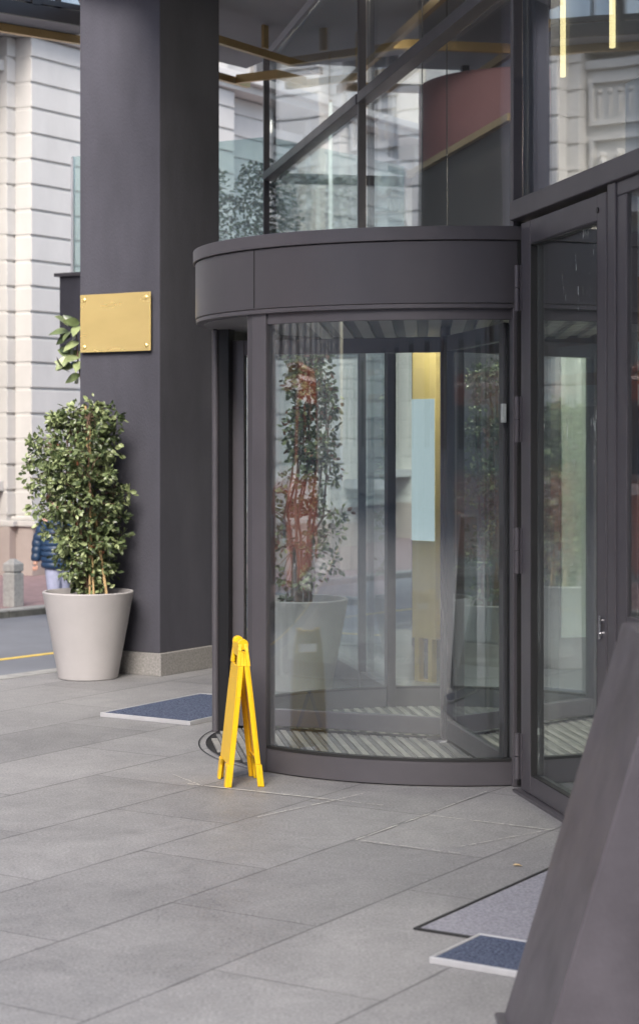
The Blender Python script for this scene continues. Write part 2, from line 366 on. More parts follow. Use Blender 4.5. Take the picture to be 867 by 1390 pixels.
# ------------------------------------------------------------------ planters and shrubs
def make_pot(loc):
    t=thing('plant_pot','tapered pale grey planter pot standing against the dark pillar','planter',loc,'tall pale grey planters')
    q=MB(); q.lathe(loc,[(.185,.0),(.192,.006),(.292,.548),(.294,.556),(.290,.562),(.276,.562),(.272,.555),(.262,.50)],64)
    q.build('pot',M['pot'],t,smooth=True)
    q=MB(); q.lathe(loc,[(.262,.49),(.263,.505),(.12,.525),(.02,.53)],40); q.build('soil',M['soil'],t,smooth=True)
    return t
def make_shrub(name,label,loc,prof,nl,seed,group,stems=9,stake=True,size=.040,red=.03,nmat=(1,1.2,.75)):
    rnd=random.Random(seed)
    t=thing(name,label,'shrub',loc,group)
    def pr(z):
        for (z0,x0,w0),(z1,x1,w1) in zip(prof,prof[1:]):
            if z0<=z<=z1:
                k=(z-z0)/(z1-z0); return x0+(x1-x0)*k,w0+(w1-w0)*k
        return prof[-1][1],prof[-1][2]*.5
    zb,zt=prof[0][0],prof[-1][0]
    st=MB(); tips=[]
    for i in range(stems):
        a=rnd.uniform(0,2*pi); r0=rnd.uniform(.01,.07); zz=[.50]+[zb+(zt*rnd.uniform(.75,.97)-zb)*k/7 for k in range(1,8)]
        ph=rnd.uniform(0,6); pts=[]; kk=rnd.uniform(.1,.75)
        for j,z in enumerate(zz):
            cx,w=pr(z); a2=a+.35*sin(ph+j*.9)
            rr=r0+(w*kk-r0)*min(1,j/5)
            pts.append((loc.x+cx*min(1,j/3)+cos(a2)*rr,loc.y+sin(a2)*rr*.8,loc.z+z))
        st.path(pts,[.009*(1-.11*j)+.0015 for j in range(8)],6)
        for j in range(2,8):
            for _ in range(4): tips.append(Vector(pts[j]))
    # twigs carrying leaves
    lf=MB(); lf.recalc=False
    def leaf(p,d,s,mi):
        d=d.normalized(); n=Vector((rnd.gauss(0,1),rnd.gauss(0,1),rnd.gauss(.5,.8))); n=(n-d*n.dot(d)).normalized(); w=d.cross(n)
        a=p; l=s; b=s*.29
        lf.add([a,a+d*l*.35+w*b-n*b*.25,a+d*l*.75+w*b*.75-n*b*.3,a+d*l-n*b*.5,a+d*l*.75-w*b*.75-n*b*.3,a+d*l*.35-w*b-n*b*.25,a+d*l*.5+n*b*.12],
               [(0,1,6),(1,2,6),(2,3,6),(3,4,6),(4,5,6),(5,0,6)],mi)
    cnt=0
    # clump centres give an uneven outline
    clumps=[]
    for i in range(int(nl/26)):
        z=zb+(zt-zb)*rnd.random()**.8
        cx,w=pr(z); a=rnd.uniform(0,2*pi); rr=w*math.sqrt(rnd.uniform(.05,1))*rnd.uniform(.75,1.0)
        rr*=1.1; clumps.append((Vector((loc.x+cx+cos(a)*rr,loc.y+sin(a)*rr*.85,loc.z+z)),rnd.uniform(.03,.075)))
    for (c,r) in clumps:
        # twig to the nearest stem
        tp=min(tips,key=lambda q_:(q_-c).length+abs(q_.z-c.z+.08)*.5)
        mid=(tp+c)/2+Vector((rnd.gauss(0,.01),rnd.gauss(0,.01),.02)); st.path([tp,mid,c],[.0035,.0025,.0015],5)
        tone=rnd.choices((0,1,2),nmat)[0]
        for j in range(26):
            d=Vector((rnd.gauss(0,1),rnd.gauss(0,1),rnd.gauss(-.05,.8))).normalized(); p=c+d*r*rnd.uniform(.1,1.15)
            mi=tone if rnd.random()<.6 else rnd.choices((0,1,2),nmat)[0]
            if rnd.random()<red: mi=3
            leaf(p,d+Vector((rnd.gauss(0,.5),rnd.gauss(0,.5),rnd.gauss(0,.5)-.2)),size*rnd.uniform(.65,1.2),mi)
    st.build('stems',M['bark'],t,smooth=True)
    lf.build('foliage',[M['leafd'],M['leafm'],M['leafl'],M['leafr']],t)
    if stake:
        s=MB(); b=loc; s.tube(b+Vector((.135,-.06,.48)),b+Vector((.02,.0,1.20)),.010,n=10); s.build('support_stake',M['bamboo'],t,smooth=True)
        s=MB(); s.tube(b+Vector((.05,-.10,.5)),b+Vector((-.01,-.06,1.76)),.007,n=8); s.build('support_stake',M['bamboo'],t,smooth=True)
        s=MB(); s.tube(b+Vector((.02,-.08,.5)),b+Vector((.02,-.06,1.74)),.007,n=8); s.build('support_stake',M['bamboo'],t,smooth=True)
    return t
pl=P(120,12.18); 
pot1=make_pot(pl)
prof1=[(.54,.01,.07),(.70,-.01,.15),(.95,-.01,.24),(1.1,-.04,.285),(1.33,-.075,.33),(1.526,-.08,.33),(1.67,-.03,.25),(1.765,.01,.13)]
sh1=make_shrub('potted_shrub','dense leafy green shrub with bamboo stakes in the planter beside the pillar',pl,prof1,6800,11,'shrubs growing in the pale grey planters',size=.043,red=.004,nmat=(.8,1.2,1.1))
# loose twigs reaching right
tw=MB(); lf=MB(); lf.recalc=False
prof2=[(.54,0,.10),(.75,0,.24),(1.05,0,.30),(1.2,.02,.26),(1.35,.06,.15),(1.6,.07,.15),(1.9,.06,.16),(2.18,.04,.12)]
pl2=P(408,11.62); dup(pot1,pl2,.4,'tapered pale grey planter pot seen through the left side of the revolving door glass')
sh2=make_shrub('potted_shrub','tall narrow green and reddish shrub seen through the left of the curved door glass',pl2,prof2,3200,23,'shrubs growing in the pale grey planters',stake=False,red=.12)
pl3=P(668,11.35); dup(pot1,pl3,1.4,'tapered pale grey planter pot inside the lobby behind the centre of the revolving door')
prof3=[(.54,0,.10),(.75,0,.16),(1.2,0,.17),(1.6,-.02,.17),(2.0,-.03,.13)]
make_shrub('potted_shrub','slim dark shrub inside the lobby next to the side door hinges',pl3,prof3,2000,31,'shrubs growing in the pale grey planters',stake=False,nmat=(2,1,.6))
# branch poking out behind the pillar
bl=pk+lV*.74+rV*.45
bt=thing('leafy_branch','glossy leaf sprig sticking out behind the pillar beside the brass plate','plant',bl)
st=MB(); lf=MB(); lf.recalc=False; rnd=random.Random(5)
top=P(100,13.1,2.16); 
st.path([bl+Vector((.06,0,0)),bl+Vector((.08,.02,1.0)),P(112,13.1,1.9),P(106,13.1,2.1),P(104,13.1,2.32)],[.014,.012,.008,.006,.003],7)
def bigleaf(mb,p,d,n,s,mi,wd=.26):
    d=d.normalized(); n=(n-d*n.dot(d)).normalized(); w=d.cross(n); vs=[];K=7
    for i in range(K+1):
        k=i/K; ww=s*wd*sin(pi*min(.999,k)**.85)*(1 if 0<i<K else .02)
        c=p+d*s*k-n*s*.22*k*k
        vs+= [c+w*ww+n*ww*.25,c,c-w*ww+n*ww*.25]
    fs=[]
    for i in range(K):
        b=3*i; fs+=[(b,b+1,b+4,b+3),(b+1,b+2,b+5,b+4)]
    mb.add(vs,fs,mi)
for i in range(24):
    c=P(rnd.uniform(92,112),13.1,rnd.uniform(1.98,2.36))
    a=rnd.uniform(pi*.6,pi*1.5)
    bigleaf(lf,c,Vector((cos(a),rnd.gauss(0,.5),sin(a)*.5+.15)),Vector((rnd.gauss(0,.4),-1,rnd.gauss(.4,.4))),rnd.uniform(.10,.16),rnd.choice((1,1,2,2,0)))
st.build('stem',M['bark'],bt,smooth=True); lf.build('foliage',[M['leafd'],M['leafm'],M['leafl']],bt,smooth=True)

# ------------------------------------------------------------------ revolving door
RC=1.24
rd=thing('revolving_door','large bronze grey revolving door drum with curved glass beside the wet floor sign','revolving door',C0)
CX=(C0.x,C0.y)
AW0,AW1=-78.8,-142.0      # near curved wall
BW0,BW1=101.2,161.0       # far curved wall
# canopy
q=MB(); prof=[(1.262,2.150),(1.270,2.156),(1.272,2.165),(1.272,2.425)]
vs=[];n=128
q.arc(CX,1.24,1.272,0,360,2.150,2.428,200)
can=q.build('canopy',M['frame2'],rd,smooth=True,bevel=.003)
q=MB(); q.arc(CX,1.235,1.284,0,360,2.430,2.492,200); q.arc(CX,1.10,1.268,0,360,2.128,2.1495,200); q.build('canopy_trim',M['frame'],can,smooth=True,bevel=.003)
for a in (222,161):
    q=MB(); q.arc(CX,1.2725,1.2745,a-.09,a+.09,2.155,2.425,1); q.build('panel_joint',M['rubber'],can)
# canopy lid and ceiling
def disc_poly(r,a0,a1,n=60): return [(C0.x+r*cos(R(a0+(a1-a0)*i/n)),C0.y+r*sin(R(a0+(a1-a0)*i/n))) for i in range(n+1)]
q=MB(); q.prism(disc_poly(1.232,0,359,90),2.44,2.47); q.build('canopy_lid',M['frame'],can)
q=MB(); q.prism(disc_poly(1.225,0,359,90),2.125,2.14); cl=q.build('ceiling',M['darkwall'],rd)
q=MB(); sd=Vector((.055,1,0)).normalized(); sp=Vector((sd.y,-sd.x,0))
o=-1.15
while o<1.16:
    h=math.sqrt(max(0,1.12**2-o*o))
    if h>.12 and o>-.75: q.obox(C0+sp*o-sd*h+Z3*2.106,sp*.062,sd*2*h,Z3*.019)
    o+=.118
q.build('ceiling_slats',M['slatl'],cl)
# curved walls
def curved_wall(a0,a1,flip=False,inner=False):
    q=MB(); q.arc(CX,1.215,1.245,a0,a1,.004,.118,60); q.arc(CX,1.218,1.242,a0,a1,2.078,2.149,60)
    fr=q.build('curved_frame',M['frame'],rd,smooth=True,bevel=.003)
    q=MB(); q.arc(CX,1.226,1.236,a0,a1,.118,2.078,72); q.build('curved_pane',M['glassd'],fr,smooth=True)
    q=MB(); q.arc(CX,1.210,1.2485,a0+(.0 if a1>a0 else -.0),a1,.112,.124,60); q.build('glazing_bead',M['rubber'],fr,smooth=True)
    return fr
curved_wall(AW0,AW1); curved_wall(BW0,BW1)
curved_wall(-78.8+1,-22); curved_wall(44,101.2-1)
def postbox(name,ang,r0,r1,da,mat_,z0=.003,z1=2.148,parent=None):
    q=MB(); q.arc(CX,r0,r1,ang-da/2,ang+da/2,z0,z1,4); return q.build(name,mat_,parent or rd,bevel=.004)
postbox('end_post',-137.6,1.190,1.252,4.4,M['frame'])
postbox('end_post',-140.95,1.185,1.246,2.1,M['frame2'])
postbox('end_post',161.7,1.165,1.256,4.4,M['black'])
q=MB(); a=R(163.9); q.tube((C0.x+1.24*cos(a),C0.y+1.24*sin(a),.003),(C0.x+1.24*cos(a),C0.y+1.24*sin(a),2.12),.018,n=16); q.build('end_tube',M['frame'],rd,smooth=True)
postbox('end_post',-22,1.19,1.25,3,M['frame']); postbox('end_post',44,1.19,1.25,3,M['frame'])
postbox('jamb_post',-79.2,1.18,1.262,1.6,M['frame'],z1=2.43)
postbox('jamb_post',101.2,1.18,1.255,2.4,M['frame'])
# wings
for ang in (160,40,-80):
    a=R(ang); d=Vector((cos(a),sin(a),0)); nn=Vector((-d.y,d.x,0)); th=.045
    def wb(m,r0,r1,z0,z1,tt=th): m.obox(C0+d*r0-nn*tt/2+Z3*z0,d*(r1-r0),nn*tt,Z3*(z1-z0))
    q=MB(); wb(q,*((-.055,.02) if ang==160 else (.045,.115)),.025,2.07); wb(q,1.10,1.175,.025,2.07); i0=.0202 if ang==160 else .1152; wb(q,i0,1.0998,.035,.125,.043); wb(q,i0,1.0998,1.99,2.068,.043)
    w=q.build('wing',M['frame'],rd,bevel=.004)
    q=MB(); wb(q,i0+.0003,1.0995,.1255,1.9895,.010); q.build('pane',M['glassw'],w)
    q=MB(); wb(q,1.1755,1.195,.03,2.06,.008); wb(q,.1,1.17,.006,.0245,.006); q.build('brush_seal',M['rubber'],w)
q=MB(); q.tube(C0+Z3*.006,C0+Z3*2.12,.026,n=24); q.build('centre_shaft',M['frame'],rd,smooth=True)
q=MB(); q.tube(C0+Z3*.0065,C0+Z3*.022,.10,.095,n=32); q.build('pivot_plate',M['frame2'],rd,smooth=True)
# floor mat disc with ribs
q=MB(); q.prism(disc_poly(1.214,0,359,90),.0005,.004); fm=q.build('floor_mat',M['rubber'],rd)
q=MB(); o=-1.18; i=0; sd=(fV*1+mV*.06).normalized(); sp=Vector((sd.y,-sd.x,0))
q2=MB()
while o<1.18:
    h=math.sqrt(max(0,1.195**2-max(abs(o),abs(o+.03))**2))
    if h>.05:
        (q if i%2==0 else q2).obox(C0+sp*o-sd*h+Z3*.004,sp*(.030 if i%2==0 else .020),sd*2*h,Z3*(.0095 if i%2==0 else .0065))
    o+=.036 if i%2==0 else .027; i+=1
q.build('aluminium_ribs',mat('worn_aluminium_ribs',(.34,.33,.31),.55,.35,.25,6,stretch=(1,1,1)),fm)
q2.build('carpet_ribs',mat('grey_carpet_ribs',(.16,.16,.16),.95,0,.3,30),fm)
q=MB(); q.arc(CX,1.251,1.258,162.5,221,.0005,.006,50); q.arc(CX,1.215,1.2195,163.5,221,.0005,.007,50); q.build('floor_ring',M['chrome'],fm)
q=MB(); q.obox(F(1.3,-.02,2.492),fV*.10,mV*.09,Z3*.10); q.build('sensor_box',M['black'],can,bevel=.006)
for px,py in ((478,303),):
    a=P(px,10.2,2.49); q=MB(); q.tube(a+Z3*.0,a+Z3*.035,.008,n=10); q.tube(a+Z3*.02,a+Z3*.03,.014,n=10); q.build('lifting_bolt',M['alu'],can)
a=C0+Vector((cos(R(166)),sin(R(166)),0))*1.262; q=MB(); q.obox(a+Z3*2.49,(.02,-.01,0),(.004,.01,0),Z3*.03); q.obox(a+Z3*2.515,(.05,-.02,0),(.004,.01,0),Z3*.006); q.build('lifting_hook',M['alu'],can)
q=MB(); a=F(-1.215,-.062,0); 
q.obox(a+Z3*1.62,fV*.03,mV*.02,Z3*.085); q.build('door_contact',M['white'],rd,bevel=.003)

# ------------------------------------------------------------------ hotel building
hb=thing('hotel_building','dark metal and glass hotel front with tall panes around the revolving door','building',F(2,1))
TE=5.5; T0=-1.245; 
T1=tpx(492)
q=MB()
z0,z1=2.493,4.6
FB(q,T0-.022,T0+.022,-.028,.018,0.0,4.58)             # mullion beside the drum
q2=MB(); FB(q2,T0+.033,T0+.075,.0,.06,2.50,4.58); 
for t,zz in ((T1,2.50),(TE,2.50)):
    FB(q,t-.02,t+.02,-.030,.019,zz,4.58)
for t in (T1,TE): FB(q,t-.02,t+.02,-.028,.019,0.0,2.497)
FB(q,1.30,TE-.031,-.02,.09,0.0,.12)
for a,b in ((T0+.023,T1-.021),(T1+.021,TE-.021),(-4.9,T0-.023)):
    FB(q,a,b,-.040,.05,3.60,3.665)
# lower transom over the door bays
FB(q,-4.9,T0-.023,-.045,.10,2.515,2.60)
ma,mb_=tpx(834.5,-.03),tpx(824,-.03); FB(q,ma,mb_,-.032,.06,0,2.5145); xa,xb=tpx(849,-.025),tpx(836,-.025)
FB(q,-3.72,-3.64,-.032,.09,0,2.5145)
# fixed bay frame right of the door
FB(q,-3.639,xb,-.025,.08,2.46,2.5145); FB(q,xa,xb,-.024,.0,0,2.459); FB(q,-3.639,xa-.001,-.025,.08,.80,.89)
fr=q.build('facade_frame',M['frame'],hb,bevel=.004)
q=MB(); FB(q,xb+.001,ma-.001,-.015,.02,0,2.5140); q.build('shadow_gap',M['rubber'],fr); q=MB(); FB(q,T0-.030,T0-.0225,-.01,.03,0.01,2.514);  q.build('shadow_gap',M['rubber'],fr)
q=MB(); FB(q,-3.639,xa-.001,.0,.05,.02,.799); q.build('spandrel_panel',M['frame2'],hb)
def pane(t0,t1,z0,z1,s=.02,mt=None):
    q=MB(); FB(q,t0,t1,s,s+.010,z0,z1); return q.build('window_pane',mt or M['glassf'],hb)
for a,b in ((T0+.0335,T1-.0305),(T1+.0305,TE-.0305),(-4.9,T0-.0335)):
    pane(a,b,3.666,4.58)
for a,b in ((T0+.0335,T1-.0305),(T1+.0305,TE-.0305)): pane(a,b,2.50,3.584)
pane(-4.9,T0-.0335,2.601,3.584)
pane(1.31,T1-.031,.121,2.499); pane(T1+.0305,TE-.0305,.121,2.499)
pane(-3.638,xa-.0005,.891,2.459,s=-.013)
# lobby end wall (glazed) and shell
q=MB()
for s in (1.6,3.2,4.8): q.obox(F(TE-.03,s,0),fV*.06,mV*.06,Z3*4.58)
q.obox(F(TE-.03,.11,3.585),fV*.06,mV*5.4,Z3*.08); q.build('end_frame',M['frame'],hb)
q=MB(); q.obox(F(TE-.005,.11,.0),fV*.01,mV*5.4,Z3*3.584); q.build('window_pane',M['glassf'],hb)
q=MB(); q.obox(F(-5,5.5,0),fV*(TE+5),mV*.2,Z3*4.58); q.build('lobby_wall',M['darkwall'],hb)
q=MB(); q.obox(F(-5.2,.12,0),fV*.2,mV*5.4,Z3*4.58); q.build('lobby_wall',M['darkwall'],hb)
q=MB(); q.obox(F(-5,.0,4.585),fV*(TE+5.2),mV*6,Z3*.2); q.build('lobby_ceiling',M['soffit'],hb)
q=MB(); q.obox(F(1.55,1.12,.005),fV*.16,mV*4.3,Z3*4.575); q.build('lobby_wall',M['darkwall'],hb)
q=MB(); lp=[F(-5,.1),F(TE,.1),F(TE,5.5),F(-5,5.5)]; q.prism([(p.x,p.y) for p in lp],.0005,.0045)
tag(q.build('lobby_floor',M['lobbyfloor']),kind='structure')
# soffit over the pavement; its unseen run along the facade is added for shade
SE=Vector((-2.05,13.66,0))
q=MB(); sp_=[SE+eV*.55,SE+eV*2.35,F(TE+.25,.0),F(TE,-.036),F(-13,-.036),F(-13,-.036)-mV*2.0,F(-1.2,-.036)-mV*2.0,pk-rV*.3+lV*.1,pk-rV*.1+lV*.67]
q.prism([(p.x,p.y) for p in sp_],4.60,4.75); q.build('soffit',M['soffit'],hb)
# upper storey along the street
ua=thing('upper_storey','overhanging dark framed window band with grey underside above the street, upper left','building',SE+Z3*4.6)
dU=(Vector((.76,.64,0))).normalized(); nU=Vector((-dU.y,dU.x,0)); ub=Vector((-2.28,13.43,0))
q=MB(); q.obox(ub-dU*7+Z3*4.60,dU*7.85,nU*.34,Z3*.03); q.build('underside',M['soffit'],ua)
q=MB(); q.obox(ub-dU*7-nU*.03+Z3*4.585,dU*7.86,nU*.028,Z3*.10); q.obox(ub-dU*7-nU*.02+Z3*4.70,dU*7.86,nU*.05,Z3*.04)
for k in range(-9,2):
    a=.28+k*.62
    q.obox(ub+dU*(a-.03)-nU*.035+Z3*4.686,dU*.075,nU*.10,Z3*1.7)
    q.obox(ub+dU*(a+.21)-nU*.0+Z3*4.686,dU*.025,nU*.05,Z3*1.7)
q.obox(ub-dU*7-nU*.03+Z3*6.39,dU*7.86,nU*.3,Z3*.2)
q.build('window_frame',M['black'],ua)
q=MB(); q.obox(ub-dU*7+nU*.02+Z3*4.74,dU*7.85,nU*.01,Z3*1.64); q.build('window_pane',M['glassf'],ua)
q=MB(); q.obox(ub-dU*2.2+nU*.30+Z3*4.535,dU*3.12,nU*.05,Z3*.06); q.build('brass_trim',M['brassm'],ua)
q=MB(); q.obox(ub-dU*7+nU*.12+Z3*4.631,dU*7.85,nU*.2,Z3*1.75); q.build('upper_wall',M['soffit'],ua)

# brass ceiling light frames
bf=thing('brass_ceiling_frame','rectangular brass light frame hung under the grey soffit behind the pillar','ceiling light',P(298,13.4,4.4))
b0=P(298,13.4,0)-rV*1.0
def rail(mb,p,d,l,w=.04,h=.055,z=4.38):
    n=Vector((-d.y,d.x,0)); mb.obox(p-n*w/2+Z3*z,d*l,n*w,Z3*h)
q=MB(); rail(q,b0,rV,2.35,z=4.36); rail(q,b0+lV*.78+rV*.85,rV,1.65,z=4.36); q.build('rail',M['brassm'],bf)
q=MB(); rail(q,b0+rV*.9+lV*.03,lV,.72,z=4.362,h=.066); rail(q,b0+rV*2.3+lV*.03,lV,.72,z=4.362,h=.066); q.build('rail',M['brassm'],bf)
for o_ in (.3,1.55): 
    q=MB(); q.obox(b0+rV*o_-lV*.012+Z3*4.4302,rV*.06,lV*.024,Z3*.169); q.build('hanger',M['brassm'],bf)
bf2=thing('brass_ceiling_frame','long brass light rails running under the lobby ceiling behind the upper glass','ceiling light',F(3,1.2,4.3))
q=MB(); rail(q,F(1.0,.5),fV,4.1,z=4.25); rail(q,F(1.0,1.4),fV,4.1,z=4.25); q.build('rail',M['brassm'],bf2)
q=MB(); rail(q,F(1.2,.53),mV,.84,z=4.252,h=.066); rail(q,F(3.4,.53),mV,.84,z=4.252,h=.066); rail(q,F(5.0,.53),mV,.84,z=4.252,h=.066); q.build('rail',M['brassm'],bf2)
q=MB(); 
for t_ in (1.6,4.4): q.obox(F(t_,.49,4.3205),fV*.05,mV*.02,Z3*.264)
q.build('hanger',M['brassm'],bf2)

# LED tubes
for t_,ml,lab in ((tpx(762,.8),M['led'],'longer looking warm yellow light tube hanging behind the pane over the side door'),(tpx(829,.8),M['led'],'warm yellow light tube hanging behind the pane, nearest the corner of the photo'),(tpx(447,.8),M['ledw'],'thin white light tube hanging behind the glass above the drum')):
    if 'white' in lab and t_>TE: t_=TE-.12; s_=.55
    else: s_=.8
    b=F(t_,s_,3.53) if s_==.8 else P(447,F(5.2,.6).y,0); 
    if s_!=.8: b=Vector((b.x,b.y,2.62))
    pn=thing('pendant_light',lab,'pendant lamp',b,'vertical light tubes hanging in the lobby')
    q=MB(); q.obox(b,fV*.03,mV*.022,Z3*(4.2-b.z)); q.build('tube',ml,pn)
    q=MB(); q.obox(b+Z3*(4.2-b.z),fV*.03,mV*.022,Z3*.02); q.tube(b+Vector((.0,.015,4.22-b.z)),b+Vector((0,.015,4.584-b.z)),.003,n=6); q.build('cap',M['brassm'],pn)

for k_,(t_,s_,lab) in enumerate(((-.6,1.6,'flat warm lit ceiling strip in the lobby nearest the side door'),(-.6,3.2,'flat warm lit ceiling strip deep in the lobby behind the side door'),(.9,1.9,'flat warm lit ceiling strip above the middle of the lobby'),(1.9,.42,'warm strip added out of view to light the mauve booth on the mezzanine'),(1.38,.36,'low strip added behind the revolving door canopy to light the gold board'),(-2.6,2.2,'flat warm lit ceiling strip above the lobby beyond the fixed window'))):  # booth and gold board strips are added fill light, kept out of view
    b=F(t_,s_,2.42 if t_==1.38 else 4.49 if t_==1.9 else 3.3); lm=thing('ceiling_lamp',lab,'ceiling lamp',b,'lit strips in the lobby')
    q=MB(); q.obox(b-Z3*.001,fV*1.0,mV*.14,Z3*.03); q.build('diffuser',M['lobbylamp'] if t_ not in (1.38,1.9) else M['fillsoft'],lm)
    q=MB(); q.obox(b+Z3*.0295-fV*.01-mV*.01,fV*1.02,mV*.16,Z3*.03); q.tube(b+fV*.2+mV*.07+Z3*.06,b+fV*.2+mV*.07+Z3*(4.584-b.z),.004,n=6); q.tube(b+fV*.8+mV*.07+Z3*.06,b+fV*.8+mV*.07+Z3*(4.584-b.z),.004,n=6); q.build('housing',M['frame'],lm)
# lobby block with sofa
gb=thing('lobby_mezzanine','dark grey mezzanine block with a brass rail inside the lobby above the drum','mezzanine',F(4,1.9))
q=MB(); FB(q,1.80,4.35,.9,3.0,.005,3.495); q.build('block',M['greypanel'],gb)
q=MB(); FB(q,1.76,4.35,.86,.899,3.495,3.54); q.build('edge_rail',M['brassm'],gb)
sc_=F(4.2,1.74,3.4955)
q=MB(); q.arc((sc_.x,sc_.y),.72,.80,60,330,3.4965,4.18,60); 
sf=thing('curved_sofa','mauve curved booth seat on the mezzanine behind the upper glass','sofa',sc_)
q.build('backrest',M['mauve'],sf,smooth=True,bevel=.02)
q=MB(); q.arc((sc_.x,sc_.y),.35,.715,60,330,3.4965,3.9,60); q.build('seat',M['mauve'],sf,smooth=True,bevel=.02)
wc=thing('wood_cabinet','orange brown wooden cabinet behind the mauve booth','cabinet',F(3.25,3.3,0))
q=MB(); FB(q,2.9,3.9,3.05,3.4,.005,4.5); q.build('carcass',M['wood'],wc,bevel=.004)
q=MB(); FB(q,2.92,3.39,3.03,3.049,.05,4.48); q.build('door',M['wood'],wc,bevel=.003)
q=MB(); FB(q,3.41,3.88,3.03,3.049,.05,4.48); q.build('door',M['wood'],wc,bevel=.003)
# added pale panel and coloured boxes in place of glass reflections
q=MB(); q.obox(F(1.546,1.13,.35),-fV*.02,mV*4.0,Z3*1.95); q.build('bright_reflection_panel',mat('pale_green_reflection',(.50,.55,.52),.5,0,.12,1.4),hb)  # pale panel added for a bright reflection in the door leaf
rs=thing('street_reflection_boxes','stacked pale, wood and dark blue boxes added as street reflections behind the fixed window','shelf unit',F(-1.35,.75,.005))  # boxes whose colours stand in for street reflections in the pane
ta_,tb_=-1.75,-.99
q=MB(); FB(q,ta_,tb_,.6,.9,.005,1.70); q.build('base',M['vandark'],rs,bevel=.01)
q=MB(); FB(q,ta_,tb_,.6,.9,1.701,1.80); FB(q,ta_,tb_,.58,.9,1.86,1.99); q.build('standin',M['vanwhite'],rs,bevel=.01)
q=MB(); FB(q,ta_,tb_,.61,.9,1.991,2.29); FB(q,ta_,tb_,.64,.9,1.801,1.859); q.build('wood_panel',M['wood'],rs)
q=MB(); FB(q,ta_,tb_,.6,.9,2.291,3.2); q.build('top_panel',mat('pale_reflection_tone',(.62,.64,.66),.5,0,.1,2),rs)
# curtain
ct=thing('curtain','blue grey curtain hanging behind the pane over the side door','curtain',F(-1.1,.25,2.62))
q=MB(); K=40; vs=[]
ta,tb=tpx(707,.25),tpx(737,.25)
for zi in range(2):
    for i in range(K+1):
        k=i/K; w=(1 if zi==0 else .62); vs.append(tuple(F(ta+(tb-ta)*k*w,.27+.03*sin(k*26),2.62 if zi==0 else 4.55)))
q.recalc=False; q.add(vs,[(i,i+1,K+2+i,K+1+i) for i in range(K)])
o=q.build('cloth',M['curtain'],ct,smooth=True); sm=o.modifiers.new('th','SOLIDIFY'); sm.thickness=.006
# info totem
it=thing('gold_totem','gold board with a pale teal panel standing in the lobby behind the glass','display board',P(579,11.9))
td=(fV*-.80+mV*.6).normalized(); tn=Vector((-td.y,td.x,0))
a0=P(559,12.0); wd=.19
q=MB(); q.obox(a0+Z3*.28,td*wd,tn*.05,Z3*1.86); q.build('board',M['gold'],it,bevel=.003)
q=MB(); q.obox(a0-tn*(-.001 if 0 else .006)+Z3*.90,td*(wd*.97),tn*.005,Z3*.90); q.build('panel',M['teal'],it,bevel=.001)
q=MB(); q.obox(a0+td*.02+Z3*.005,td*.035,tn*.05,Z3*.2745); q.obox(a0+td*.13+Z3*.005,td*.03,tn*.05,Z3*.2745); q.obox(a0+td*.0551+Z3*.005,td*.0745,tn*.05,Z3*.012); q.build('stand',M['gold'],it)

# balcony
bc=Vector((-.42,15.0,0))+Vector((-.02,.06,0))
ba=thing('glass_balcony','dark balcony edge with a frosted glass balustrade partly hidden behind the pillar','balcony',bc)
q=MB(); q.obox(bc+Z3*2.28,lV*2.12,rV*1.5,Z3*.66); q.build('slab',M['plaster'],ba)
q=MB(); q.obox(bc-rV*.03-Z3*-2.94,lV*2.16,rV*.16,Z3*.03); q.build('capping',M['frame'],ba)
q=MB(); q.obox(bc+rV*.04+Z3*2.971,lV*2.0,rV*.012,Z3*1.0); q.build('balustrade_pane',M['glassb'],ba)
q=MB(); q.obox(bc+lV*2.001+rV*.035+Z3*2.971,lV*.025,rV*.025,Z3*1.0); q.build('balustrade_post',M['alu'],ba)
q=MB(); a=bc+lV*1.95+rV*.15; q.obox(a+Z3*2.12,lV*-.35,rV*.03,Z3*.03); q.tube(a-lV*.1+Z3*2.16,a-lV*.1+Z3*2.28,.04,n=16); q.tube(a-lV*.1+Z3*2.10,a-lV*.1+Z3*2.16,.055,.05,n=16); q.build('wall_lamp',M['chrome'],ba,smooth=True)
prb=[(.0,0,.25),(.3,0,.33),(.7,0,.32),(1.0,0,.2)]
for i,(o_,lab) in enumerate(((.20,'green bush behind the balcony glass right next to the upper window corner'),(.85,'green bush behind the balcony glass, in the middle of the row'),(1.5,'green bush behind the balcony glass beside the pillar edge'))):
    loc=bc+lV*(o_+.1)+rV*.45+Z3*2.45
    t=thing('balcony_bush',lab,'shrub',loc,'bushes on the balcony'); rnd=random.Random(50+i); lf=MB(); lf.recalc=False
    for j in range(1500):
        z=rnd.uniform(.5,1.38); w=.33*(1-abs(z-.95)/.62)**.5; a=rnd.uniform(0,2*pi); rr=w*math.sqrt(rnd.random())
        c=loc+Vector((cos(a)*rr,sin(a)*rr,z)); bigleaf(lf,c,Vector((rnd.gauss(0,1),rnd.gauss(0,1),rnd.gauss(.3,.7))),Vector((rnd.gauss(0,1),rnd.gauss(0,1),1)),.05,rnd.choice((0,1,1,2)))
    lf.build('foliage',[M['leafd'],M['leafm'],M['leafl']],t)
    q=MB(); q.tube(loc+Z3*.492,loc+Z3*1.0,.02,.01,n=8); q.build('trunk',M['bark'],t)

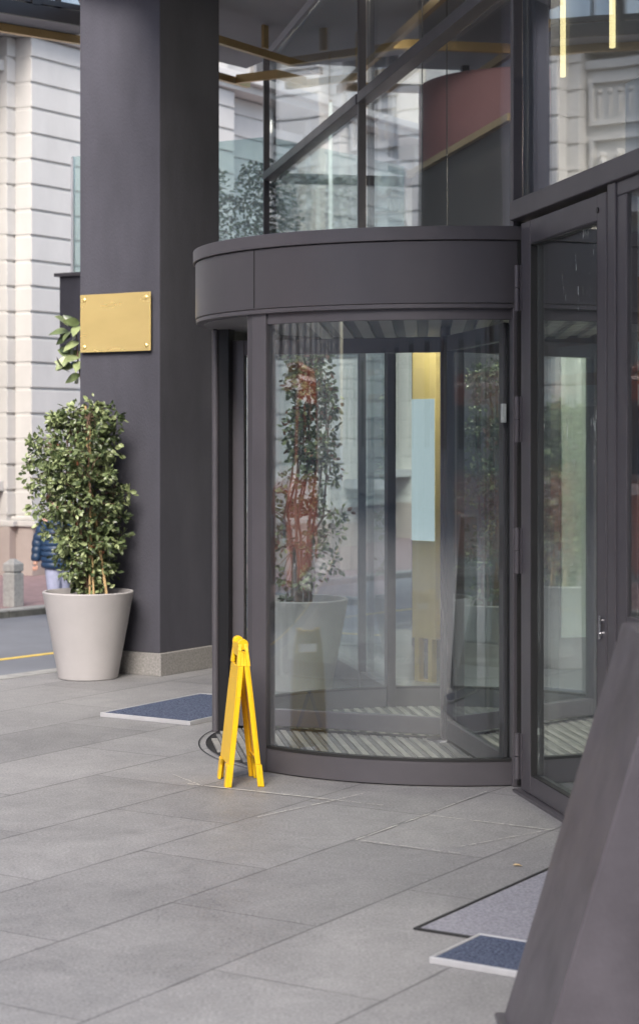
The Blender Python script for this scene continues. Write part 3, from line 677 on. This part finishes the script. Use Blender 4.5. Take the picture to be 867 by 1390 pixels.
# ------------------------------------------------------------------ side door leaf
sd_=thing('side_door','tall narrow glazed metal door hinged beside the revolving door drum','door',F(-1.84,0))
q=MB(); a,b=tpx(821.5,-.03),tpx(706.5,-.03); ga,gb_=tpx(809.5,-.03),tpx(719,-.03)
FB(q,gb_,b,-.03,.035,.015,2.49); FB(q,a,ga,-.03,.035,.015,2.49)
FB(q,ga+.0001,gb_-.0001,-.029,.034,.015,.095); FB(q,ga+.0001,gb_-.0001,-.029,.034,2.390,2.49)
lf_=q.build('leaf_frame',M['frame'],sd_,bevel=.004)
q=MB(); FB(q,ga+.0005,gb_-.0005,.0,.010,.0955,2.3895); q.build('pane',M['glassl'],sd_)
q=MB()
for (x0,x1,y0,y1) in ((ga+.0005,gb_-.0005,.0955,.101),(ga+.0005,gb_-.0005,2.383,2.3895)): FB(q,x0,x1,-.028,.0-.001,y0,y1)
FB(q,ga+.0005,ga+.007,-.028,-.001,.1015,2.3825); FB(q,gb_-.007,gb_-.0005,-.028,-.001,.1015,2.3825); q.build('glazing_bead',M['rubber'],sd_)
q=MB(); FB(q,b+.0015,b+.006,-.02,.03,.015,2.49); q.build('seal',M['rubber'],sd_)
q=MB(); FB(q,a-.006,a-.0015,-.02,.03,.015,2.49); q.build('seal',M['rubber'],sd_)
for zt in (2.31,1.735,1.16,.26):
    q=MB(); c=F(b+.006,-.045,0); q.tube(c+Z3*(zt-.1),c+Z3*(zt-.002),.012,n=14); q.tube(c+Z3*(zt-.202),c+Z3*(zt-.104),.012,n=14); FBq=q
    q.obox(F(b-.02,-.036,zt-.2),fV*.022,mV*.0055,Z3*.198); q.build('hinge',M['frame'],sd_,smooth=True)
q=MB(); c=F(a+.045,-.03,.80); q.tube(c-mV*.006,c,.016,n=18); q.tube(c-mV*.012,c-mV*.006,.009,n=12); q.tube(c+Z3*.05-mV*.006,c+Z3*.05,.012,n=12); q.obox(c-mV*.01-fV*.011-Z3*.02,fV*.022,mV*.0035,Z3*.09); q.build('lock',M['chrome'],sd_,smooth=True)
q=MB(); c=F(a+.09,-.03,2.43); q.tube(c-mV*.004,c,.012,n=16); q.build('bolt_cap',M['black'],sd_,smooth=True)
q=MB(); FB(q,a-.03,b+.03,-.06,.08,.0005,.012); q.build('threshold',M['frame'],sd_)

# ------------------------------------------------------------------ wet floor sign
wc_=Vector((-.356,8.47,0))
ws=thing('floor_sign','yellow plastic A-frame floor sign standing on the paving by the curved glass','floor sign',wc_)
wu=fV*1.0            # width direction
wu=Vector((-.190,.982,0)).normalized(); wn=Vector((wu.y,-wu.x,0))       # wn towards the drum (right)
HW=.132; HT=.635; SPR=.068
def sign_panel(sgn,name):
    bm=MB()
    def pt(a,h,dn): # a across width, h up along panel, dn outward
        off=SPR*(1-h/HT)+.010
        tilt=Vector((0,0,1))
        base=wc_+wn*sgn*(off+dn)+wu*a
        return base+Z3*(h)
    # outline of panel (with feet and handle cut) extruded by thickness
    def slab(outline,t0,t1):
        n=len(outline); vs=[pt(a,h,t0) for a,h in outline]+[pt(a,h,t1) for a,h in outline]
        bm.add(vs,[tuple(range(n)),tuple(reversed(range(n,2*n)))]+[(i,(i+1)%n,n+(i+1)%n,n+i) for i in range(n)])
    w=HW
    # face: body below the handle
    k=.84; hb_=.535
    slab([(-w,.10),(w,.10),(w*.94,.40),(w*k,hb_),(-w*k,hb_),(-w*.94,.40)],.0,.005)
    for s2 in (-1,1):
        slab([(s2*w,.002),(s2*(w-.045),.002),(s2*(w-.052),.07),(s2*(w-.075),.0995),(s2*w,.0995)],-.002,.010)
        slab([(s2*w*k,hb_+.0005),(s2*(w*k-.040),hb_+.0005),(s2*(w*k-.046),.602),(s2*w*.74,.602)],-.006,.009)
        slab([(s2*w,.10),(s2*(w-.007),.10),(s2*(w*.94-.007),.40),(s2*w*.94,.40)],-.019,-.0003)
        slab([(s2*w*.94,.4005),(s2*(w*.94-.007),.4005),(s2*(w*k-.007),hb_),(s2*w*k,hb_)],-.019,-.0003)
        slab([(s2*w*k,hb_+.0005),(s2*(w*k-.008),hb_+.0005),(s2*(w*.74-.008),.602),(s2*w*.74,.602)],-.021,-.0063)
        slab([(s2*(w-.035),.10),(s2*(w-.039),.10),(s2*(w*k-.039),hb_),(s2*(w*k-.035),hb_)],-.010,-.0003)
        slab([(s2*w,.003),(s2*(w-.007),.003),(s2*(w-.007),.0995),(s2*w,.0995)],-.019,-.0023)
    slab([(-w*.74,.6025),(w*.74,.6025),(w*.66,.635),(-w*.66,.635)],-.006,.010)
    slab([(-w+.04,.12),(w-.04,.12),(w-.04,.126),(-w+.04,.126)],-.009,-.0003)
    o=bm.build(name,M['yellow'],ws,bevel=.0025)
    # warning mark on the outer face: open triangle strokes
    mk=MB()
    def stroke(p,q_,wd_):
        (a0,h0),(a1,h1)=p,q_; dx,dy=a1-a0,h1-h0; l=math.hypot(dx,dy); nx,ny=-dy/l*wd_/2,dx/l*wd_/2
        n=4; ol=[(a0+nx,h0+ny),(a1+nx,h1+ny),(a1-nx,h1-ny),(a0-nx,h0-ny)]
        vs=[pt(a,h,.0055) for a,h in ol]+[pt(a,h,.0063) for a,h in ol]
        mk.add(vs,[tuple(range(n)),tuple(reversed(range(n,2*n)))]+[(i,(i+1)%n,n+(i+1)%n,n+i) for i in range(n)])
    stroke((-.085,.19),(0,.36),.010); stroke((.085,.19),(.0,.36),.010)
    if sgn>0: mk.build('warning_mark',M['black'],o)
    return o
sign_panel(1,'panel'); sign_panel(-1,'panel')
q=MB(); top=wc_+Z3*.630
q.tube(top-wu*.088,top-wu*.052,.024,n=20); q.tube(top+wu*.052,top+wu*.088,.024,n=20); q.tube(top-wu*.05,top+wu*.05,.013,n=14)
q.obox(top-wu*.075-wn*.022-Z3*.055,wn*.012,wu*.15,Z3*.04)
q.build('hinge_cap',M['yellow'],ws,smooth=True,bevel=.002)

# ------------------------------------------------------------------ slanted pylon
sl=thing('slanted_pylon','slanting bronze grey metal pylon leaning away at the near right edge','pylon',Vector((.6,4.7,0)))
q=MB(); X0=.953-.3*1.55; d1,d2=4.40,5.02; zt=1.06
def xs(z): return X0+.3*z
vs=[(xs(0),d1,0),(xs(zt),d1,zt),(xs(zt)+.5,d1,zt),(xs(0)+.82,d1,0),(xs(0),d2,0),(xs(zt),d2,zt),(xs(zt)+.5,d2,zt),(xs(0)+.82,d2,0)]
q.add(vs,[(0,1,2,3),(7,6,5,4),(0,4,5,1),(1,5,6,2),(2,6,7,3),(3,7,4,0)]); q.build('body',M['slant'],sl,bevel=.006)
q=MB(); q.obox((xs(0)-.02,d1-.02,.0005),(.86,0,0),(0,d2-d1+.04,0),(0,0,.012)); q.build('base_plate',M['frame'],sl,bevel=.003)

# ------------------------------------------------------------------ bollard
bo=P(18.5,16.95,.034)
bl_=thing('stone_bollard','short square granite bollard with a low pointed cap on the far pavement','bollard',bo)
q=MB(); h=.066
def sq(h_,z): return [bo+rV*a*h_+lV*b*h_+Z3*z for a,b in ((-1,-1),(1,-1),(1,1),(-1,1))]
def fr4(mb,secs):
    vs=[];
    for s_ in secs: vs+=s_
    fs=[(3,2,1,0),tuple(4*(len(secs)-1)+i for i in range(4))]
    for k_ in range(len(secs)-1):
        for i in range(4): fs.append((4*k_+i,4*k_+(i+1)%4,4*k_+4+(i+1)%4,4*k_+4+i))
    mb.add(vs,fs)
fr4(q,[sq(h,0),sq(h,.30),sq(h-.012,.302),sq(h-.012,.318)]); q.build('shaft',M['bollard'],bl_,bevel=.004)
q=MB(); fr4(q,[sq(h,.3185),sq(h,.385),sq(.02,.43)]); q.build('cap',M['bollard'],bl_,bevel=.004)

# ------------------------------------------------------------------ opposite building
OB=Vector((-3.37,20.9,.034)); nB=Vector((rV.y,-rV.x,0))
def B(u,w,z): return OB+rV*u+nB*w+Z3*(z-.034)
def BB(mb,u0,u1,w0,w1,z0,z1,mi=0): mb.obox(B(u0,w0,z0),rV*(u1-u0),nB*(w1-w0),Z3*(z1-z0),mi)
sb=thing('stone_building','pale rusticated stone building with carved panels across the street','building',OB)
U=3.05; CH=.282
q=MB(); BB(q,-36,30,-.62,-.42,.036,11); q.build('wall',M['stone'],sb)
def mkpier(i):
    u0=i*U; q=MB()
    def courses(a,b,w0,w1,z0,z1,bev=.022):
        z=z0
        while z<z1-.02:
            zz=min(z+CH,z1)
            BB(q,a+.0,b-.0,w0,w1,z+.016,zz-.016)
            z=zz
    courses(u0,u0+.86,-.15,.23,.69,6.0)
    courses(u0-.14,u0-.0005,-.25,0.0,.69,6.0); courses(u0+1.121,u0+2.11,-.25,0.0,.69,6.0)
    BB(q,u0+.006,u0+.854,-.19,.205,.60,6.0)
    BB(q,u0-.134,u0-.003,-.41,-.022,.60,6.0)
    BB(q,u0+.861,u0+1.12,-.41,.02,.60,6.0); BB(q,u0+1.127,u0+2.104,-.41,-.022,.60,6.0)
    p=q.build('pier',M['stone'],sb,bevel=.006 if -4<i<4 else 0)
    q=MB(); BB(q,u0-.05,u0+.91,-.2,.29,.036,.575); BB(q,u0-.16,u0-.052,-.41,.05,.036,.575); BB(q,u0+.912,u0+2.12,-.41,.06,.036,.575)
    q.build('dado',M['stone2'],sb)
    q=MB(); BB(q,u0-.08,u0+.94,-.2,.34,.576,.64); BB(q,u0-.06,u0+.92,-.2,.30,.641,.685); BB(q,u0-.16,u0-.082,-.41,.10,.576,.64); BB(q,u0+.942,u0+2.13,-.41,.1,.576,.64); q.build('base_moulding',M['stone'],sb,bevel=.01 if abs(i)<3 else 0)
def swag(mb,uc,zc,w,wd):
    # festoon, rosettes and side drops
    for s_ in (-1,1):
        pts=[B(uc+s_*wd*k,w+.05,zc-.16*sin(pi*k)-.02) for k in [j/9 for j in range(10)]]
        mb.path(pts,[.03+.04*sin(pi*j/9) for j in range(10)],7)
        mb.path([B(uc+s_*wd,w+.03,zc),B(uc+s_*(wd+.02),w+.03,zc-.12),B(uc+s_*wd,w+.03,zc-.24)],[.03,.035,.008],7)
    for uu,rr in ((uc,.055),(uc-wd,.04),(uc+wd,.04)):
        mb.tube(B(uu,w,zc),B(uu,w+.11,zc),rr*1.2,rr*.6,n=10)
        for j in range(6): 
            a=j*pi/3; mb.tube(B(uu+cos(a)*rr*.9,w,zc+sin(a)*rr*.9),B(uu+cos(a)*rr*.8,w+.035,zc+sin(a)*rr*.8),rr*.42,rr*.2,n=7)
    mb.path([B(uc,w+.02,zc-.05),B(uc+.01,w+.05,zc-.16),B(uc,w+.03,zc-.28)],[.03,.045,.01],8)
def mkbay(i):
    a=(i-1)*U+2.11; b=i*U-.14; uc=(a+b)/2; hw=(b-a)/2
    near=-6<i<4
    # pilaster-like surround and panels
    q=MB(); BB(q,a,b,-.41,-.16,4.0,5.42); BB(q,a,b,-.41,-.1,5.425,5.52); BB(q,a,b,-.41,-.12,3.90,3.995); q.build('spandrel',M['stone'],sb,bevel=.008 if near else 0)
    q=MB()
    for z0,z1 in ((4.12,4.72),(4.84,5.32)):
        w0=-.159; BB(q,a+.05,b-.05,w0,w0+.06,z1-.04,z1); BB(q,a+.05,b-.05,w0,w0+.06,z0,z0+.04); BB(q,a+.05,a+.09,w0,w0+.06,z0+.041,z1-.041); BB(q,b-.09,b-.05,w0,w0+.06,z0+.041,z1-.041)
    swag(q,uc,4.52,-.158,hw*.56); 
    if near:
        for k in range(5): q.tube(B(a+.14+(b-a-.28)*k/4,-.158,5.2),B(a+.14+(b-a-.28)*k/4,-.11,5.2),.035,.015,n=8); q.path([B(a+.14+(b-a-.28)*k/4,-.14,5.14),B(a+.14+(b-a-.28)*k/4,-.13,4.95)],[.02,.012],6)
    q.build('relief_panel',M['stone'],sb,smooth=True)
    for (z0,z1) in ((1.1,3.72),(5.75,8.4)):
        q=MB(); BB(q,a+.06,b-.06,-.42,-.36,z0,z0+.07); BB(q,a+.06,b-.06,-.42,-.36,z1-.07,z1); BB(q,a+.06,a+.12,-.42,-.36,z0+.071,z1-.071); BB(q,b-.12,b-.06,-.42,-.36,z0+.071,z1-.071); BB(q,uc-.02,uc+.02,-.42,-.365,z0+.071,z1-.071); BB(q,a+.121,b-.121,-.42,-.37,z0+(z1-z0)*.68,z0+(z1-z0)*.68+.045)
        w=q.build('window',M['wframe'],sb)
        q=MB(); BB(q,a+.1,b-.1,-.419,-.40,z0+.05,z1-.05); q.build('pane',M['winglass'],w)
        q=MB(); BB(q,a+.0,b-.0,-.41,-.05,z0-.13,z0-.02); q.build('sill',M['stone'],w)
for i in range(-11,7): mkpier(i)
for i in range(-10,7): mkbay(i)
q=MB(); BB(q,-36,30,-.41,.30,6.002,6.10); BB(q,-36,30,-.41,.42,6.101,6.20); BB(q,-36,30,-.41,.30,9.2,9.5); BB(q,-36,30,-.41,.6,9.501,9.75); q.build('cornice',M['stone'],sb,bevel=.01)
q=MB()
for i in range(-11,7): BB(q,i*U,i*U+.86,-.41,.12,6.201,9.2)
q.build('upper_pilasters',M['stone'],sb)
# stone steps
ss=thing('stone_steps','low grey stone steps at the base of the pale building','steps',B(.3,.9,.036))
q=MB(); BB(q,.25,3.0,.36,1.15,.036,.16); q.build('step',M['step'],ss,bevel=.01)
q=MB(); BB(q,.25,3.0,.36,.82,.1605,.40); q.build('step',M['step'],ss,bevel=.01)

# buildings behind the camera, seen only as reflections in the curved glass
rb=thing('street_building','grey stone building with rows of dark windows, seen mirrored in the drum glass','building',Vector((-8,-24,0)))
q=MB(); q.obox((-40,-26,0.0),(75,0,0),(0,2,0),(0,0,14)); q.build('wall',M['stone2'],rb)
for i in range(16):
    for j in range(3):
        q=MB(); x=-38+i*4.4; z=1.2+j*4.2; q.obox((x,-24.04,z),(1.6,0,0),(0,.06,0),(0,0,2.6)); w=q.build('window',M['wframe'],rb)
        q=MB(); q.obox((x+.12,-23.975,z+.12),(1.36,0,0),(0,.01,0),(0,0,2.36)); q.build('pane',M['winglass'],w)

# ------------------------------------------------------------------ vans
def make_van(name,label,loc,direction,body,roof,group):
    t=thing(name,label,'van',loc,group); d=direction.normalized(); n=Vector((-d.y,d.x,0))
    prof=[(-2.4,.32),(2.35,.32),(2.5,.50),(2.48,.92),(2.30,1.12),(1.45,1.30),(.95,2.05),(.7,2.16),(-2.2,2.2),(-2.42,2.05),(-2.5,1.0)]
    def hw(z): return .93 if z<1.2 else .93-.13*(z-1.2)
    q=MB(); K=len(prof); vs=[]
    for s_ in (-1,1): vs+=[loc+d*x+n*s_*hw(z)+Z3*z for x,z in prof]
    q.add(vs,[tuple(range(K)),tuple(reversed(range(K,2*K)))]+[(i,(i+1)%K,K+(i+1)%K,K+i) for i in range(K)])
    b=q.build('body',body,t,bevel=.05)
    q=MB(); q.obox(loc-d*2.25-n*.72+Z3*2.185,d*2.95,n*1.44,Z3*.09); q.build('roof',roof,t,bevel=.04)
    for s_ in (-1,1):
        for (x0,x1) in ((-2.25,-1.2),(-1.1,-.1),(0.0,1.25)):
            q=MB(); xt=min(x1,.85)
            pts=[(x0,1.25),(x1,1.25),(xt,1.92),(x0,1.92)]; vs=[loc+d*x+n*s_*(hw(z)+.004)+Z3*z for x,z in pts]+[loc+d*x+n*s_*(hw(z)-.02)+Z3*z for x,z in pts]
            q.add(vs,[(0,1,2,3),(7,6,5,4),(0,4,5,1),(1,5,6,2),(2,6,7,3),(3,7,4,0)]); q.build('side_window',M['winglass'],t)
    q=MB(); vs=[loc+d*x+n*y+Z3*z for x,z,y in ((1.44,1.335,-.8),(1.44,1.335,.8),(1.0,2.0,.72),(1.0,2.0,-.72))]; vs+= [v+d*.02+Z3*.01 for v in vs]
    q.add(vs,[(0,1,2,3),(7,6,5,4),(0,4,5,1),(1,5,6,2),(2,6,7,3),(3,7,4,0)]); q.build('windscreen',M['winglass'],t)
    for s_ in (-1,1):
        for x in (-1.55,1.55):
            c=loc+d*x+n*s_*.80; q=MB(); q.tube(c+Z3*.33-n*s_*.02,c+Z3*.33+n*s_*.15,.33,n=28); w=q.build('wheel',M['tyre'],t,smooth=True,bevel=.02)
            q=MB(); q.tube(c+Z3*.33+n*s_*.151,c+Z3*.33+n*s_*.165,.2,.17,n=20); q.build('rim',M['rim'],w)
        q=MB(); q.obox(loc+d*2.40+n*(s_*.72-.12)+Z3*.72,d*.11,n*.24,Z3*.2); q.build('headlight',M['vanwhite'],t,bevel=.02)
        q=MB(); q.obox(loc-d*2.52+n*(s_*.78-.07)+Z3*.9,d*.05,n*.14,Z3*.55); q.build('tail_light',M['lampred'],t,bevel=.01)
    return t
rd_=Z3*-.03
make_van('parked_van','orange red van standing in the street, mirrored in the left of the curved glass',Vector((-8.9,6.3,-.03)),eV,M['vanred'],M['vanred'],'vans mirrored in the glass')
make_van('parked_van','dark blue van with a white roof, mirrored in the panes by the pylon',Vector((-5.75,11.6,-.03)),eV,M['vandark'],M['vanwhite'],'vans mirrored in the glass')

# ------------------------------------------------------------------ child
def skin_obj(name,verts,edges,rad,matl,parent,root=0,sub=2):
    me=bpy.data.meshes.new(name); base=Vector((0,0,0)); q=parent
    while q is not None: base+=q.location; q=q.parent
    me.from_pydata([tuple(Vector(v)-base) for v in verts],edges,[]); me.materials.append(matl)
    o=bpy.data.objects.new(name,me); COL.objects.link(o); o.parent=parent
    sk=o.modifiers.new('skin','SKIN'); sk.use_smooth_shade=True
    for i,r in enumerate(rad):
        v=me.skin_vertices[0].data[i]; rr=r if isinstance(r,tuple) else (r,r); v.radius=rr; v.use_root=(i==root)
    ss_=o.modifiers.new('sub','SUBSURF'); ss_.levels=sub; ss_.render_levels=sub
    return o
cl_=P(76,16.15,-.03)
def H(x,y,z): return cl_+Vector((x,y,z))
# continuous body: pelvis, chest, neck, head, arms, legs
bv=[H(0,0,.53),H(0,0,.68),H(0,.0,.84),H(0,0,.92),H(0,-.01,1.0),H(0,0,1.09),
    H(-.10,0,.86),H(-.145,.0,.70),H(-.165,-.03,.54),H(-.17,-.045,.49),
    H(.10,0,.86),H(.145,.0,.70),H(.16,.03,.56),H(.165,.045,.51),
    H(-.02,0,.50),H(-.01,-.05,.29),H(-.0,-.02,.07),H(-.0,-.09,.035),
    H(.055,0,.50),H(.06,.05,.29),H(.06,.12,.09),H(.065,.06,.035)]
be=[(0,1),(1,2),(2,3),(3,4),(4,5),(2,6),(6,7),(7,8),(8,9),(2,10),(10,11),(11,12),(12,13),(0,14),(14,15),(15,16),(16,17),(0,18),(18,19),(19,20),(20,21)]
br=[.08,.075,.075,.035,.075,.065,.04,.032,.022,.022,.04,.032,.022,.022,.055,.042,.030,.028,.055,.042,.03,.028]
ch=skin_obj('person',bv,be,br,M['skin'],None)
tag(ch,'person in a navy blue puffer jacket and pale trousers walking behind the potted shrub','person')
# fingers
fv=[];fe=[];frr=[]
for k in range(4):
    b=len(fv); x=-.186+.011*k
    fv+=[H(x+.004,-.05,.485),H(x,-.056,.462-.004*(k%2)),H(x+.003,-.052,.442+.004*abs(k-1))]; fe+=[(b,b+1),(b+1,b+2)]; frr+=[.007,.006,.005]
for k in range(4):
    skin_obj('finger',[tuple(v) for v in fv[3*k:3*k+3]],[(0,1),(1,2)],frr[3*k:3*k+3],M['skin'],ch,sub=1)
skin_obj('thumb',[H(-.155,-.055,.492),H(-.146,-.068,.475),H(-.147,-.07,.460)],[(0,1),(1,2)],[.008,.007,.006],M['skin'],ch,sub=1)
# jacket with puffed rings
def puff(mb,pts,rads,nseg,amp):
    P_=[];Rr=[]
    n=len(pts)-1
    for i in range(n*nseg*4+1):
        k=i/(nseg*4); a=min(int(k),n-1); f_=k-a
        P_.append(Vector(pts[a]).lerp(Vector(pts[a+1]),f_)); r=rads[a]+(rads[a+1]-rads[a])*f_
        Rr.append(r+amp*abs(sin(pi*i/4)))
    mb.path(P_,Rr,14)
q=MB(); puff(q,[H(0,0,.47),H(0,0,.66),H(0,0,.85)],[.118,.125,.112],4,.011); q.path([H(0,0,.845),H(0,0,.88),H(0,.005,.93)],[.10,.07,.062],14)
q.build('jacket',M['jacket'],ch,smooth=True)
q=MB(); puff(q,[H(-.085,0,.87),H(-.15,0,.70),H(-.168,-.035,.53)],[.050,.048,.036],3,.008); q.build('sleeve',M['jacket'],ch,smooth=True)
q=MB(); puff(q,[H(.085,0,.87),H(.15,0,.70),H(.163,.035,.55)],[.050,.048,.036],3,.008); q.build('sleeve',M['jacket'],ch,smooth=True)
q=MB(); q.path([H(-.02,0,.53),H(-.01,-.05,.29),H(0,-.02,.07)],[.085,.056,.045],14); q.path([H(.055,0,.53),H(.06,.05,.29),H(.06,.12,.10)],[.072,.056,.045],14); q.build('trousers',M['jeans'],ch,smooth=True)
for (x,y,z) in ((-.0,-.05,.0),(.063,.09,.0)):
    q=MB(); q.path([H(x,y+.07,.035),H(x,y+.03,.045),H(x,y-.05,.032),H(x,y-.09,.026)],[.03,.04,.034,.022],10); q.build('shoe',M['shoe'],ch,smooth=True)
q=MB(); q.lathe(H(0,.012,1.045),[(.03,-.075),(.075,-.04),(.088,.01),(.085,.05),(.06,.085),(.02,.10)],20); q.build('hair',M['hair'],ch,smooth=True)

# ------------------------------------------------------------------ small leaves/litter on the paving
q=G(695,1176); lf=MB(); lf.recalc=False
bigleaf(lf,q,Vector((1,.2,.05)),Vector((0,0,1)),.045,0); bigleaf(lf,q+Vector((.01,.01,0)),Vector((.6,.8,.1)),Vector((0,.2,1)),.03,0)
tag(lf.build('dry_leaf',mat('dry_leaf',(.62,.47,.27),.8)),'small pale dry leaf lying on the paving near the grey mat','leaf')

# ------------------------------------------------------------------ camera, light, world
cam=bpy.data.cameras.new('camera'); co=bpy.data.objects.new('camera',cam); COL.objects.link(co); S.camera=co
co.location=(0,0,CAMZ); co.rotation_euler=(R(90),0,0)
cam.sensor_fit='VERTICAL'; cam.sensor_height=36; cam.sensor_width=24; cam.lens=FPX/1390*36
cam.shift_y=-100/1390; cam.clip_end=2000; cam.clip_start=.1
cam.dof.use_dof=True; cam.dof.focus_distance=8.9; cam.dof.aperture_fstop=3.6

SUN_EL,SUN_DIR=R(42),Vector((.14,.99,0)).normalized()      # light travels along SUN_DIR
w=bpy.data.worlds.new('World'); S.world=w; w.use_nodes=True; nt=w.node_tree; nt.nodes.clear()
sky=nt.nodes.new('ShaderNodeTexSky'); sky.sky_type='NISHITA'; sky.sun_disc=False
sky.sun_elevation=SUN_EL
# sun sits opposite the travel direction
sx,sy=-SUN_DIR.x,-SUN_DIR.y
sky.sun_rotation=math.atan2(sx,sy); sky.air_density=1.0; sky.dust_density=3.0; sky.ozone_density=1.0
bg=nt.nodes.new('ShaderNodeBackground'); bg.inputs[1].default_value=.15; wo=nt.nodes.new('ShaderNodeOutputWorld')
nt.links.new(sky.outputs[0],bg.inputs[0]); nt.links.new(bg.outputs[0],wo.inputs[0])
sl_=bpy.data.lights.new('sun','SUN'); sl_.energy=1.7; sl_.angle=R(28); sl_.color=(1,.96,.91); so=bpy.data.objects.new('sun',sl_); COL.objects.link(so)
dv=Vector((SUN_DIR.x*cos(SUN_EL),SUN_DIR.y*cos(SUN_EL),-sin(SUN_EL))); so.rotation_euler=dv.to_track_quat('-Z','Y').to_euler(); so.location=(-5,-5,12)

S.view_settings.view_transform='Standard'; S.view_settings.look='None'; S.view_settings.gamma=1; S.view_settings.exposure=1.22
S.render.engine='CYCLES'; cy=S.cycles
cy.use_denoising=True; cy.max_bounces=10; cy.transparent_max_bounces=32; cy.glossy_bounces=5; cy.diffuse_bounces=4; cy.caustics_reflective=False; cy.caustics_refractive=False
cy.sample_clamp_indirect=6
